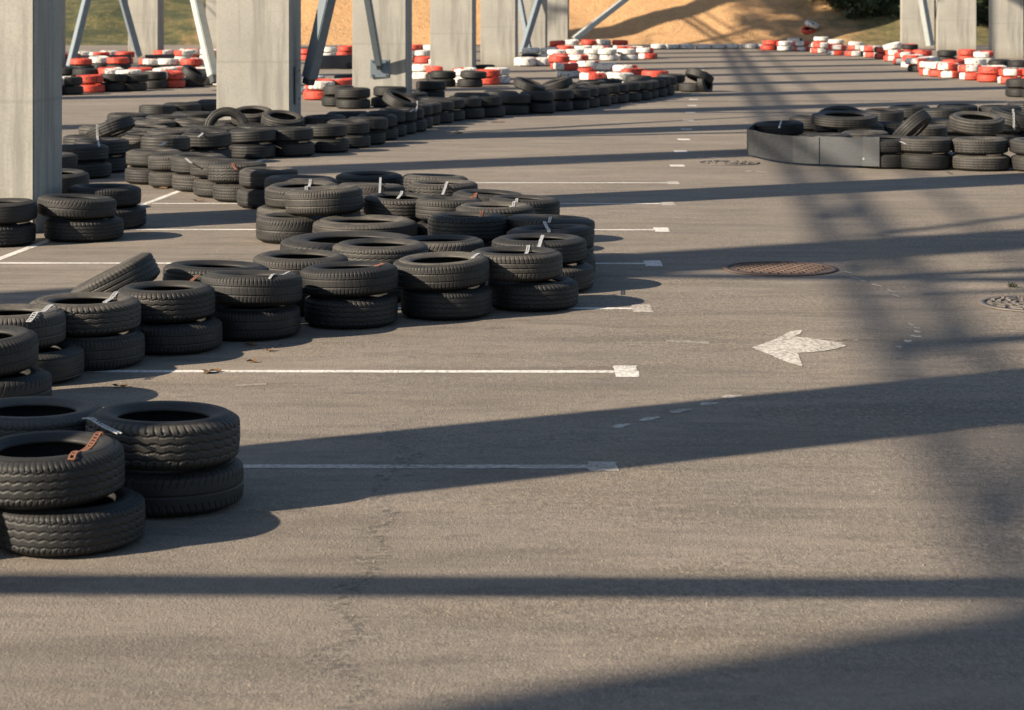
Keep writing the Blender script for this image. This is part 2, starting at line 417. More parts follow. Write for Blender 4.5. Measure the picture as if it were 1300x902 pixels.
for rm in RUB:
    nseg = 110
    prof_top = [tp[-1]]+sp_
    mf = lambda u, j: 0 if j < 13 else 1
    top = lathe('sidewall', prof_top, nseg, None, False, mf)
    bot_prof = [(r, -z) for r, z in prof_top][::-1]
    bot = lathe('sidewall', bot_prof, nseg, None, False, lambda u, j: 0 if j > len(prof_top)-15 else 1)
    for me in (top, bot): me.materials.append(rm); me.materials.append(LINER)
    sides.append((top, bot))
# single-mesh tyre for the distance; sectors take the painted colours
def far_profile():
    t, s = profile(); t = t[::2]
    t2 = []
    for k, (r, z) in enumerate(t):
        t2.append((r-(.006 if k in (4, 7, 10) else 0), z))
    lo = [(r, -z) for r, z in s][::-1]
    return lo[::1]+t2+s[:-1]
FP = far_profile()
def far_mesh(pattern):
    k = len(pattern)
    mats = {'k': 0, 'r': 1, 'w': 2}
    jmin = 8; jmax = len(FP)-6
    me = lathe('tyre', FP, 96, lambda th, v: .004*groove(th/(2*PI)*48, .3) if abs(v) < .3 else 0, True,
               lambda u, j: (mats[pattern[int(u*k) % k]] if 5 <= j < len(FP)-5 else 0))
    for m in (RUB[1] if pattern == 'd' else RUB[0], PRED, PWHI): me.materials.append(m)
    return me
far_cache = {}
def get_far(p):
    if p not in far_cache:
        q = 'k' if p == 'd' else p
        me = far_mesh(q)
        if p == 'd': me.materials[0] = RUB[1]
        far_cache[p] = me
    return far_cache[p]
TY = []; TPAT = []
def tyre(loc, Rr, th, pat='k', near=False, rot=None, label='', group='', tilt=None, kind='black'):
    sc = (Rr/.31, Rr/.31*R.uniform(.97, 1.0), th/TH)
    if near:
        o = empty('tyre', loc)
        ri = 1 if pat == 'd' else 0
        link('tread', treads[R.randrange(6)*2+ri], None, o)
        for me in sides[ri]: link('sidewall', me, None, o)
    else:
        o = link('tyre', get_far(pat), None, None, loc)
    o.scale = sc
    rz = R.uniform(0, 2*PI) if rot is None else rot
    q = Quaternion((0, 0, 1), rz)
    if tilt:
        ax, ang = tilt; q = Quaternion(Vector(ax).normalized(), math.radians(ang)) @ q
    o.rotation_mode = 'QUATERNION'; o.rotation_quaternion = q
    tag(o, label, 'tyre', group); TY.append(o); TPAT.append(pat); return o
ORD = ['first','second','third','fourth','fifth','sixth','seventh','eighth','ninth','tenth','eleventh','twelfth','thirteenth','fourteenth','fifteenth','sixteenth','seventeenth','eighteenth','nineteenth','twentieth']
def ordn(i):
    if i < 20: return ORD[i]
    tens = {2: 'twenty', 3: 'thirty', 4: 'forty'}[(i+1)//10]
    return (tens[:-1]+'ieth') if (i+1) % 10 == 0 else tens+'-'+ORD[(i+1) % 10-1]
CW = {'k': 'black', 'd': 'dusty black', 'r': 'red', 'w': 'white'}
def cword(p):
    s = set(p)
    if len(s) == 1: return CW[p[0]]
    return ' and '.join(CW[c] for c in ('r', 'w', 'k') if c in s)+' painted'
STK = []
def row(where, end, group, items, near=False):
    """items: (x, mode+y, R, patterns low->high, dx of the top tyre px, thickness)"""
    for i, it in enumerate(items):
        x, y, Rr, pats = it[:4]; dxt = it[4] if len(it) > 4 else R.uniform(-3, 3); th = it[5] if len(it) > 5 else TH
        n = len(pats)
        if isinstance(y, str):
            Y = F*(CH-th*n)/(float(y[1:])+5)
        else: Y = 6048/(y+5)+Rr*.9
        STK.append(dict(where=where, end=end, group=group, i=i, n=len(items), X=(x-650)*Y/F, Y=Y, R=Rr, pats=pats, dxt=dxt*Y/F, th=th, near=near, fix=not isinstance(y, str)))
def build_rows():
    for it in range(60):
        for a in range(len(STK)):
            A = STK[a]
            for b in range(a+1, len(STK)):
                B = STK[b]
                dy = B['Y']-A['Y']
                if abs(dy) > 1.2 or (A['fix'] and B['fix']): continue
                dx = B['X']-A['X']; d = math.hypot(dx, dy); m = (A['R']+B['R'])*.985
                if d < m and d > 1e-4:
                    push = (m-d)*.5
                    ux, uy = dx/d, dy/d
                    wa = 0 if A['fix'] and not B['fix'] else (1 if B['fix'] and not A['fix'] else .5)
                    A['X'] -= ux*push*2*wa*.35; A['Y'] -= uy*push*2*wa
                    B['X'] += ux*push*2*(1-wa)*.35; B['Y'] += uy*push*2*(1-wa)
    for s in STK:
        z = 0; rz = R.uniform(0, 6.28)
        for lv, p in enumerate(s['pats']):
            near = s['near']; th = s['th']*(R.uniform(.94, 1.05))
            jx, jy = (R.uniform(-.02, .02), R.uniform(-.02, .02))
            X = s['X']+jx+(s['dxt'] if lv == len(s['pats'])-1 and lv > 0 else 0); Y = s['Y']+jy
            if p == 'k' and R.random() < .4 and near: p = 'd'
            lvw = ['bottom', 'top'][lv] if len(s['pats']) == 2 else ('large flat' if s['R'] > .4 else 'single flat') if len(s['pats']) == 1 else ['bottom', 'middle', 'top'][lv]
            pw = 'black' if p in 'kd' and len(p) == 1 else cword(p)
            lab = f"{lvw} {pw} tyre, {ordn(s['i'])} stack from {s['end']}, {s['where']}"
            t = None
            if lv > 0: t = ((R.uniform(-1, 1), R.uniform(-1, 1), .01), R.uniform(0, 3.5))
            tyre((X, Y, z+th/2+(.004 if t else 0)), s['R']*R.uniform(.99, 1.06), th*.985, p, near, (rz+R.uniform(-.2, .2)) if len(p) > 1 else None, lab, s['group'], t)
            z += th
k2 = ('k', 'k')
row('in the lower left corner', 'near side', 'tyres stacked in the lower left corner', [
    (89, 712, .305, k2, -27), (219, 661, .315, k2, -10, .20), (37, 't516', .31, k2, 0), (-190, 730, .31, k2, 0)], True)
row('in the front curve', 'left', 'tyres in the front curve', [
    (-15, 529, .31, k2, -16), (38, 493, .31, k2, -28), (115, 472, .31, k2, -8), (214, 452, .31, k2, -4), (324, 435, .31, k2, -4),
    (446, 420, .31, k2, -6), (564, 408, .31, k2, -7), (674, 397, .31, k2, -20), (690, 375, .355, k2, -8), (700, 't287', .33, k2, 0), (696, 't272', .37, k2, 0),
    (663, 't250', .316, k2, 0), (623, 't246', .32, k2, 0), (550, 't222', .34, k2, 0), (469, 't219', .33, k2, 0)], True)
row('inside the front curve', 'left', 'tyres lying inside the front curve', [
    (275, 't334', .35, k2, 0), (382, 't322', .325, ('k', 'd'), 0), (485, 't309', .335, ('k', 'd'), 0), (562, 't305', .32, ('k', 'd'), 0, .175),
    (594, 't274', .31, k2, 0), (630, 't262', .325, k2, 0), (550, 't254', .30, ('k', 'd'), 0), (503, 't247', .30, ('k', 'd'), 0), (562, 't230', .33, ('k', 'd'), 0), (470, 't233', .31, ('k', 'd'), 0)], True)
row('inside the front curve', 'front', 'large truck tyres lying flat', [
    (444, 't299', .55, ('k',), 0, .24), (484, 't277', .46, ('d',), 0, .24)], True)
row('along the sunlit left edge', 'left', 'sunlit tyres at the left edge of the curve', [
    (194, 235, .31, ('d', 'd'), 3), (225, 239.5, .31, ('d', 'd'), -1), (253, 244.5, .31, ('d', 'd'), 0), (281, 252, .31, ('d', 'd'), 0),
    (306, 258, .31, ('d', 'd'), -3), (339, 266, .305, ('d', 'd'), 0), (376, 't235', .35, ('d', 'd'), 8), (380, 't226', .34, k2, 0), (370, 311, .33, ('d', 'd'), 40, .225)], True)
row('beside the nearest pillar', 'left', 'tyres beside the nearest pillar', [
    (2, 315, .31, k2, -1), (104, 309, .345, k2, -8), (136, 293, .35, k2, -6), (72, 't218', .31, k2, 0), (63, 't195', .31, k2, 0)], True)
row('behind the nearest pillar', 'left', 'tyres behind the nearest pillar', [
    (106, 228, .33, k2, -5), (127, 221, .33, k2, 0), (120, 't170', .31, ('k', 'd'), 0), (152, 't169', .31, ('k', 'd'), 0), (182, 't170', .31, ('k', 'd'), 0), (206, 't172', .31, ('k', 'd'), 0)])
kd = ('k', 'd')
row('in the middle tyre field', 'left', 'tyres in the middle field', [
    (134, 't160', .31, kd), (190, 't161', .31, kd), (225, 't163', .31, kd), (262, 't160', .31, kd), (160, 't151', .31, kd), (205, 't153', .31, kd), (245, 't152', .31, kd), (282, 't150', .31, kd),
    (172, 't145', .31, k2), (212, 't145', .31, k2), (250, 't143', .31, k2), (285, 't142', .31, k2)])
row('at the field far edge', 'left', 'tyres at the far edge of the field', [
    (205, 't132', .31, k2), (232, 't131', .31, k2), (256, 't129', .31, k2), (280, 't127', .31, k2), (304, 't126', .31, k2)])
dr = [(240, 200, .31, k2), (277, 200, .31, k2), (322, 203, .31, k2), (371, 200, .31, k2), (414, 195, .30, k2), (444, 189, .30, k2), (466, 185, .29, k2), (479, 179, .30, k2), (491, 175, .30, k2), (503, 171.5, .30, k2),
      (516, 168.5, .30, k2), (526, 164.5, .30, k2), (537, 160.5, .30, k2), (553, 157.5, .30, k2), (570, 154.6, .30, k2), (594, 152, .30, k2), (619, 150, .31, k2), (651, 146.5, .30, k2),
      (683, 145, .31, k2), (706, 142, .31, k2), (727, 140, .31, k2), (742, 137.5, .30, k2), (755, 135.5, .30, k2), (765, 133, .30, k2), (779, 131.8, .30, k2), (794, 129.7, .30, k2),
      (808, 128, .30, k2), (818.5, 126, .30, k2), (829.5, 124, .30, k2), (838, 122, .30, k2)]
row('along the long dark wall', 'near left', 'tyres in the long dark wall', dr)
row('second line of long wall', 'near left', 'tyres in the second line of the long wall', [
    (262, 't169', .31, k2), (340, 't160', .31, k2), (386, 't158', .31, k2), (411, 't147', .31, kd), (450, 't143', .31, k2), (558, 't123', .31, kd),
    (600, 't118', .31, k2), (632, 't116', .31, k2), (700, 't109', .30, k2), (728, 't106', .30, k2), (752, 't103', .30, k2), (772, 't100', .30, k2), (812, 't96', .30, k2)])
row('around the third pillar', 'left', 'tyres around the third pillar', [
    (428, 't110', .31, k2), (449, 139, .33, k2), (493, 137, .32, k2), (520, 't118', .30, k2), (545, 128, .32, k2), (561, 111, .31, k2), (597, 111.5, .31, k2, 4), (619, 108.5, .31, ('r', 'r')), (632, 107, .30, ('w', 'w')),
    (590, 't86', .30, ('wr', 'wwr')), (556, 't83', .30, ('k', 'r')), (612, 't82', .30, ('k', 'k'))])
row('lying beside the fifth pillar', 'left', 'white tyres beside the fifth pillar', [(667, 85, .33, ('w',), 0, .27), (688, 84.5, .33, ('wwwwr',), 0, .27)])
P = ['rw', 'rwrw', 'wr', 'rrww', 'wwr', 'rwk', 'wwwk', 'rwrwrw']
row('painted cluster front', 'left', 'painted tyres in the middle cluster front', [
    (712, 88.5, .31, ('rwrw', 'rrw')), (722, 98.7, .31, ('wkrw', 'rwrw')), (744, 96, .31, ('rr', 'rwr')), (756, 't92', .31, ('wr', 'rwrw')), (789, 't92', .33, ('w', 'w')),
    (771, 't80', .31, ('w', 'w')), (793, 't82', .31, ('rw', 'wrr')), (806, 't87', .31, ('r', 'r')), (829, 't90', .31, ('r', 'rk')), (840, 't97', .31, k2)])
row('painted cluster middle', 'left', 'painted tyres in the middle cluster', [
    (751, 76.5, .31, ('w', 'w')), (773, 77.5, .31, ('w', 'w')), (798, 77, .31, ('w', 'w')), (822, 75.5, .31, ('wwrk', 'wwr')), (676, 't61', .31, ('wk', 'w')), (695, 't61', .31, ('w', 'w')), (709, 't63', .31, ('w', 'w')), (728, 't63', .31, ('w', 'w')),
    (712, 't68', .31, ('r', 'r')), (733, 't69', .31, ('r', 'rwr')), (717, 't58', .31, ('r', 'r')), (737, 't58', .31, ('w', 'w')), (760, 't58', .31, ('r', 'wr')), (788, 't58', .31, ('w', 'wwr')), (810, 't59', .31, ('r', 'rw'))])
row('painted cluster back', 'left', 'painted tyres in the middle cluster back', [
    (706, 't52', .31, ('r', 'r')), (727, 't51', .31, ('w', 'w')), (747, 't51', .31, ('r', 'r')), (767, 't51', .31, ('w', 'w')), (786, 't51', .31, ('r', 'r'))])
row('low row by the bank', 'left', 'single white tyres along the bank', [
    (836, 62.5, .30, ('w',)), (854, 62.5, .30, ('w',)), (872, 62.5, .30, ('w',)), (891.5, 62.4, .30, ('w',)), (911, 62.3, .30, ('w',)), (930, 62.2, .30, ('w',)), (950, 62.2, .30, ('w',)), (966, 62, .28, ('w',))])
row('right painted wall', 'far left', 'painted tyres in the right wall', [
    (976, 64.5, .335, ('rk', 'rrk')), (997, 65, .32, ('w', 'wwr')), (1018, 65.5, .335, ('rwrwrw', 'rwrwrw')), (1040, 68, .335, ('rwrwrw', 'rwrwrw')), (1062, 71, .335, ('wrwrwk', 'rwrwrw')), (1084, 72, .335, ('rwkrwk', 'rwkrwk')), (1108, 73.5, .335, ('rwrwrw', 'rwrwrw')),
    (1122, 75.5, .31, ('rwrwk', 'rwrwk')), (1134, 78.5, .31, ('rwrwrw', 'rwrwrw')), (1146, 82.5, .31, ('rwrwrw', 'rwrwrw')), (1157, 87, .31, ('rwrw', 'wrw')), (1166, 92, .31, ('rrk', 'rrw')), (1181, 96.5, .31, ('rwkrwrwk', 'rwkrwrwk')), (1206, 100, .31, ('rwrwrw', 'rwrwrw')),
    (1233, 102.5, .31, ('rwrw', 'rwrwrw')), (1256, 105, .31, ('rr', 'rrw')), (1284, 107.5, .31, ('rwrw', 'rwrwrw')), (1312, 108, .31, ('rwrwrw', 'rwrwrw'))])
row('behind the right painted wall', 'far left', 'painted tyres behind the right wall', [
    (1010, 't49', .31, ('w', 'wk')), (1040, 't47', .31, ('r', 'w')), (1062, 't50', .31, ('r', 'w')), (1088, 't53', .31, ('w', 'w')), (1130, 't57', .31, ('r', 'w')), (1152, 't56', .31, ('r', 'rk')), (1173, 't63', .31, ('r', 'rrk')), (1201, 't64', .31, k2),
    (1228, 't63', .31, ('r', 'r')), (1250, 't65', .31, ('w', 'wr')), (1178, 't72', .31, ('r', 'w')), (1192, 't79', .31, ('r', 'w')), (1213, 't76', .31, ('r', 'rkr')), (1240, 't74', .31, ('w', 'w')), (1268, 't76', .31, k2), (1294, 't77', .31, k2), (1264, 't84', .31, ('w', 'w')), (1290, 't86', .31, ('w', 'wk'))])
row('below the right painted wall', 'left', 'black tyres at the right edge', [(1296, 124, .31, k2), (1316, 126, .32, k2)])
row('right island front', 'left', 'tyres on the front of the right island', [
    (1126, 215, .33, k2, 0), (1174, 217, .315, ('d', 'd'), 0), (1244, 218, .355, ('d', 'd'), 0), (1319, 219.5, .36, ('d', 'd'), 1)], True)
row('right island middle', 'left', 'tyres in the middle of the right island', [
    (990, 't155', .36, k2), (1028, 't148', .31, k2), (1056, 't168', .32, kd), (1093, 't167', .31, kd), (1060, 't152', .31, k2), (1100, 't156', .31, k2), (1136, 't155', .31, k2), (1208, 't153', .35, kd), (1175, 't160', .30, kd), (1268, 't151', .33, k2), (1308, 't150', .33, k2)])
row('right island back', 'left', 'tyres along the back of the right island', [
    (1075, 't141', .31, k2), (1120, 't140', .31, k2), (1158, 't136', .32, k2), (1190, 't137', .31, k2), (1222, 't134', .32, k2), (1262, 't134', .34, k2), (1304, 't130', .33, k2)])
row('beyond the long wall end', 'left', 'tyres at the far end of the long wall', [(855, 116, .31, k2, -2), (880, 117.5, .31, ('d',), 0)])
row('far left front line', 'left', 'tyres in the far left front line', [
    (60, 122, .31, k2), (88, 121, .31, ('k', 'wk')), (114, 118.5, .31, ('r', 'r')), (141, 117, .31, k2), (168, 116, .33, ('d', 'd')), (196, 113.5, .31, ('k', 'kw')), (218, 112.5, .31, ('r', 'r')), (243, 111, .31, ('k',)), (264, 109, .30, k2), (398, 120, .31, ('w', 'w')), (404, 126, .30, ('r', 'r'))])
row('far left second line', 'left', 'tyres in the far left second line', [
    (84, 't86', .31, k2), (112, 't87', .33, k2), (138, 't87', .31, ('w', 'rw')), (162, 't89', .31, ('w', 'w')), (185, 't87', .31, ('r', 'r')), (206, 't87', .31, ('w', 'w')), (228, 't85', .31, ('r', 'wr')), (250, 't86', .31, ('w', 'rw')), (272, 't88', .31, ('w', 'w')),
    (405, 't102', .31, ('r', 'wr')), (430, 't101', .31, ('w', 'rrw')), (450, 't99', .31, ('r', 'r')), (443, 't94', .31, k2), (538, 't82', .31, ('w', 'w'))])
row('far left third line', 'left', 'tyres in the far left third line', [
    (106, 't74', .31, ('k', 'r')), (128, 't72', .31, ('k', 'w')), (150, 't73', .31, ('k', 'r')), (200, 't75', .31, ('k', 'rw')), (214, 't75', .31, ('k', 'w')), (232, 't75', .31, ('r', 'r')), (253, 't74', .31, ('w', 'w')),
    (412, 't71', .31, ('k', 'w')), (434, 't71', .31, ('k', 'wr')), (456, 't70', .31, ('r', 'r')), (536, 't72', .31, ('r', 'r')), (554, 't74', .31, ('k', 'w'))])
row('far left fourth line', 'left', 'tyres in the far left fourth line', [
    (90, 't68', .31, ('r', 'r')), (107, 't65', .31, ('w', 'w')), (124, 't66', .31, ('r', 'wr')), (140, 't65', .31, ('w', 'w')), (156, 't66', .31, ('r', 'r')), (210, 't64', .31, ('w', 'rw')), (228, 't64', .31, ('w', 'wwr')), (246, 't62', .31, ('r', 'rw')), (264, 't62', .31, ('w', 'w')), (284, 't62', .31, ('r', 'r')),
    (390, 't62', .31, ('r', 'r')), (416, 't60', .31, ('w', 'w')), (438, 't58', .31, ('r', 'r')), (530, 't57', .31, ('r', 'r')), (546, 't57', .31, ('w', 'w')), (536, 't64', .31, ('r', 'w')), (556, 't63', .31, ('k', 'w'))])
build_rows()
def lean(px, Y, z, Rr, th, ax, ang, pat, label, near=False, cat='tyres leaning on the stacks'):
    return tyre(((px-650)*Y/F, Y, z), Rr, th, pat, near, None, label, cat, (ax, ang))
lean(146, 14.15, .315, .295, .19, (0, 1, 0), -27, 'd', 'black tyre tilted up to the right behind the front curve', True)
tyre(((150-650)*14.5/F+.12, 14.5, .10), .29, .18, 'k', True, None, 'black tyre lying flat under the tilted one behind the front curve', 'tyres leaning on the stacks')
lean(288, 30.35, .32, .315, .19, (1, 0, .12), 82, 'd', 'black tyre standing upright like an arch before the second pillar', False)
lean(359, 30.5, .43, .30, .17, (1, .6, 0), 15, 'd', 'black tyre leaning open towards the track by the second pillar', False)
lean(320, 31.3, .45, .30, .19, (1, 0, 0), 12, 'd', 'black tyre tilted behind the upright arch-like tyre')
lean(509, 35.2, .47, .30, .18, (.4, 1, 0), 24, 'd', 'black tyre tipped to the right on the bend of the long wall')
lean(672, 41.3, .47, .31, .18, (.3, 1, 0), 20, 'k', 'black rounded tyre tipped up on the long wall, left of two')
lean(707, 42.1, .47, .31, .18, (-.2, 1, 0), -18, 'k', 'black tyre tipped up on the long wall, right of two')
lean(888, 49.6, .35, .33, .20, (-.5, 1, 0), 24, 'k', 'black tyre slumped over the right side of the lone low stack')
lean(895, 49.5, .20, .26, .17, (.6, 1, 0), 78, 'k', 'black tyre standing on edge at the right of the lone low stack')
lean(141, 28.0, .47, .31, .18, (.2, 1, 0), -22, 'k', 'black tyre sloping up to the right in the shaded field')
lean(1240, 28.75, .50, .36, .20, (1, .15, 0), 9, 'd', 'big black tyre resting across the two front stacks of the right island')
lean(1290, 29.6, .50, .37, .20, (.4, 1, 0), 12, 'k', 'black tyre propped above the right end of the island')
lean(1157, 29.3, .40, .30, .19, (.5, 1, 0), -44, 'k', 'black tyre leaning steeply in the middle of the right island')
lean(1067, 31.4, .42, .33, .18, (1, -.2, 0), 17, 'k', 'black tyre showing its open hole at the back of the right island')
lean(1072, 30.3, .46, .46, .16, (1, 0, 0), 4, 'd', 'large flat black tyre lying behind the metal sheet')
lean(246, 50.2, .38, .31, .19, (.2, 1, 0), 32, 'k', 'black tyre sliding off a stack in the far left line')
lean(1133, 73.0, .50, .31, .19, (0, 1, 0), -12, 'w', 'white tyre perched askew on the right wall')
p = on_bank(1026, 42); tyre((p.x, p.y, p.z+.10), .31, .19, 'r', False, None, 'red tyre lying on the sandy slope', 'two tyres on the slope', ((1, 0, 0), 22))
tyre((p.x+.18, p.y+.1, p.z+.36), .33, .2, 'w', False, None, 'white tyre lying on the red one on the sandy slope', 'two tyres on the slope', ((.6, 1, 0), 22))

KEEP = None
KEEP = {i for a, b in [(0, 3), (5, 5), (8, 27), (29, 29), (31, 31), (33, 33), (35, 35), (37, 37), (39, 43), (45, 45), (47, 47), (49, 51), (53, 53), (55, 55), (57, 73), (75, 83), (85, 85), (87, 91), (93, 93), (97, 97), (99, 99), (101, 101), (103, 103), (105, 105), (107, 107), (111, 111), (113, 113), (117, 117), (119, 119), (121, 121), (125, 125), (127, 127), (129, 129), (137, 157), (159, 179), (181, 187), (189, 189), (191, 191), (194, 195), (197, 197), (201, 201), (203, 203), (207, 207), (209, 209), (215, 215), (217, 217), (219, 225), (227, 237), (239, 239), (241, 241), (244, 245), (247, 249), (251, 251), (253, 253), (255, 255), (257, 257), (259, 259), (261, 261), (263, 263), (268, 273), (275, 275), (281, 281), (285, 285), (319, 324), (327, 327), (333, 333), (337, 337), (340, 347), (361, 361), (363, 363), (365, 365), (367, 367), (369, 369), (373, 373), (375, 375), (377, 377), (379, 379), (381, 381), (386, 387), (390, 397), (399, 399), (401, 401), (403, 403), (405, 405), (407, 407), (409, 409), (411, 413), (415, 417), (423, 423), (425, 425), (427, 427), (429, 429), (431, 431), (433, 433), (435, 436), (439, 451), (459, 459), (461, 461), (463, 463), (465, 465), (476, 477), (479, 479), (484, 485), (487, 487), (489, 489), (491, 491), (493, 493), (495, 495), (497, 497), (507, 507), (521, 521), (523, 523), (535, 535), (541, 541), (544, 544), (546, 562)] for i in range(a, b+1)}
def collapse():
    """the tyres that show least (tiny, or buried in the piles) become one mesh"""
    bpy.context.view_layer.update()
    vs = []; fs = []; ms = []
    for i, o in enumerate(TY):
        if i in KEEP: continue
        me = get_far(TPAT[i]); M = Matrix.LocRotScale(o.location, o.rotation_quaternion, o.scale); b = len(vs)
        vs += [M @ v.co for v in me.vertices]
        for p in me.polygons: fs.append(tuple(b+k for k in p.vertices)); ms.append(p.material_index)
        for c in list(o.children): bpy.data.objects.remove(c)
        bpy.data.objects.remove(o)
    me = mesh('tyre_pile', vs, fs, True, ms)
    for m in (RUB[0], PRED, PWHI): me.materials.append(m)
    o = link('tyre_pile', me, None); tag(o, 'remaining small and half buried tyres of the far piles', None, None, 'stuff')
if KEEP is not None: collapse()

# ------------------------------------------------------------------ straps
bpy.context.view_layer.update(); DG = bpy.context.evaluated_depsgraph_get()
def strap(a, b, mat, label, lift=.05, w=.022):
    a, b = Vector(a), Vector(b); lift *= .45; w *= .8; a.z -= .012; b.z -= .012; n = max(5, int((b-a).length/.028)); d = (b-a).normalized(); s = d.cross(Vector((0, 0, 1))).normalized()
    bm = bmesh.new()
    pts = []
    for i in range(n+1):
        u = i/n; p = a.lerp(b, u)
        hit, loc, *_ = scene.ray_cast(DG, Vector((p.x, p.y, 1.2)), Vector((0, 0, -1)))
        zt = loc.z if hit else 0
        p.z = max(zt, a.z-.022)+.006; pts.append(p)
    for k in range(2):      # the strap is stiff: it spans small dips
        for i in range(1, n): pts[i].z = max(pts[i].z, (pts[i-1].z+pts[i+1].z)/2)
    for i in range(n):
        p, q = pts[i], pts[i+1]
        for sg in (-1, 1): tube_between(bm, p+s*w*.5*sg, q+s*w*.5*sg, .006, .004)
        m = p.lerp(q, .15); tube_between(bm, m-s*w*.5, m+s*w*.5, .009, .005)
    o = link('strap', bm_mesh('strap', bm), mat)
    tag(o, label, 'strap', 'straps tying the tyres together'); return o
def sp(x0, y0, x1, y1, z, mat, label, lift=.05, w=.022): return strap(at(x0, y0, z), at(x1, y1, z), mat, label, lift, w)
sp(90, 577, 131, 546, .40, STRAPR, 'rusty brown link strap between the two nearest stacks', .015, .026)
sp(107, 523, 152, 542, .41, STRAPW, 'white link strap arching over the rims near the left corner', .03)
sp(36, 402, 70, 384, .40, STRAPW, 'white perforated strap beside the far left rim of the front curve', .03, .03)
sp(133, 378, 153, 366, .40, STRAPW, 'short white perforated strap on the third stack of the front curve', .01, .026)
sp(243, 351, 252, 344, .40, STRAPR, 'short brown strap between the fourth and fifth stacks', .01)
sp(342, 351, 368, 342, .41, STRAPW, 'white cord tie between the fifth and sixth front stacks', .02, .012)
sp(478, 338, 487, 334, .40, STRAPO, 'orange tie between the sixth and seventh front stacks', .01, .03)
sp(600, 327, 612, 322, .40, STRAPW, 'white tie between the seventh and eighth front stacks', .02, .02)
sp(667, 319, 672, 310, .40, STRAPW, 'white strap standing on the eighth front stack', .02)
sp(684, 309, 689, 294, .41, STRAPW, 'white strap with orange end on the wide front tyre', .02, .024)
sp(697, 290, 691, 277, .41, STRAPW, 'white strap folded over the right end of the curve', .02, .022)
sp(697, 278, 699, 271, .42, STRAPW, 'upper white strap piece at the right end of the curve', .03, .02)
sp(648, 264, 657, 252, .40, STRAPW, 'pale strap on the back right of the curve', .02)
sp(609, 273, 614, 266, .40, STRAPR, 'reddish strap on the dark tyre in the curve', .01)
sp(598, 250, 605, 246, .40, STRAPO, 'orange strap on the back of the curve', .02, .024)
sp(562, 243, 568, 227, .40, STRAPW, 'white strap with orange tail at the back middle of the curve', .02)
sp(482, 241, 483, 222, .42, STRAPW, 'upright white strap with red foot at the back of the curve', .03, .018)
sp(388, 246, 394, 228, .42, STRAPW, 'spotted white strap over the sunlit left tyres', .03, .024)
sp(505, 248, 511, 241, .40, STRAPW, 'small white strap near the middle back tyres', .01)
sp(294, 206, 300, 212, .41, STRAPO, 'orange and white strap on the sunlit left row', .01, .022)
sp(236, 198, 243, 204, .41, STRAPW, 'white strap end on the sunlit left row', .01, .022)
sp(123, 169, 126, 183, .42, STRAPW, 'white strap hanging over the shaded tyres by the pillar', .02, .022)
sp(135, 157, 137, 167, .42, STRAPW, 'pale strap on the tyres behind the pillar', .02, .02)
sp(203, 182, 210, 178, .42, STRAPW, 'crumpled white tie on the sunlit left tyres', .06, .05)
sp(252, 171, 258, 167, .42, STRAPW, 'small pale strap in the middle of the field', .02, .03)
sp(528, 139, 530, 132, .42, STRAPW, 'white strap on the bend of the long wall', .02, .02)
sp(521, 140, 525, 137, .42, STRAPW, 'small white tie next to the strap on the bend', .02, .03)
sp(989, 160, 992, 151, .42, STRAPW, 'pale strap on the left tyre of the island', .02, .02)
sp(1143, 177, 1150, 180, .42, STRAPW, 'white tie on the front of the right island', .02, .02)
sp(1288, 162, 1286, 155, .45, STRAPW, 'pale strap at the right edge of the island', .02, .02)

# ------------------------------------------------------------------ metal sheet round the island, dark belts far left
def bent_sheet(name, pts, z0, z1, mat, t=.006):
    vs = []; fs = []
    n = len(pts)
    for i, p in enumerate(pts):
        a = pts[max(0, i-1)]; b = pts[min(n-1, i+1)]; d = Vector((b[0]-a[0], b[1]-a[1], 0)).normalized(); nr = Vector((d.y, -d.x, 0))
        P_ = Vector((p[0], p[1], 0))
        for off in (0, t):
            for z in (z0, z1): vs.append(P_+nr*off+Vector((0, 0, z+ (R.uniform(-.004, .004)))))
    for i in range(n-1):
        a = i*4; b = a+4
        fs += [(a, b, b+1, a+1), (a+2, a+3, b+3, b+2), (a+1, b+1, b+3, a+3), (a, a+2, b+2, b)]
    fs += [(0, 1, 3, 2), ((n-1)*4, (n-1)*4+2, (n-1)*4+3, (n-1)*4+1)]
    return mesh(name, vs, fs)
def curve2(pts, k=6):
    out = []
    for i in range(len(pts)-1):
        p0 = pts[max(0, i-1)]; p1 = pts[i]; p2 = pts[i+1]; p3 = pts[min(len(pts)-1, i+2)]
        for j in range(k):
            u = j/k
            out.append(tuple(.5*((2*p1[c])+(-p0[c]+p2[c])*u+(2*p0[c]-5*p1[c]+4*p2[c]-p3[c])*u*u+(-p0[c]+3*p1[c]-3*p2[c]+p3[c])*u**3) for c in (0, 1)))
    out.append(tuple(pts[-1][:2])); return out
root = empty('barrier_sheet', at(1030, 212))
tag(root, 'scuffed grey metal sheets bolted round the front of the right island', 'barrier')
def rel(v): return tuple(v)
c1 = curve2([at(962, 186, .03)[:2], at(948.6, 195, .03)[:2], at(958, 198.5, .03)[:2], at(976.5, 203, .03)[:2], at(1007, 207, .03)[:2], at(1040, 209, .03)[:2]], 2)
c2 = curve2([(v[0], v[1]-.02) for v in (at(1034, 208.5, .03), at(1070, 210, .03), at(1098, 211, .03))])
c3 = curve2([(v[0], v[1]-.035) for v in (at(1095, 211, .03), at(1104, 211.5, .03), at(1116, 212, .03))], 4)
for c, z1 in ((c1, .37), (c2, .385), (c3, .40)):
    o = link('sheet', bent_sheet('sheet', c, .035, z1, PLATE), PLATE, root); o.location = -root.location
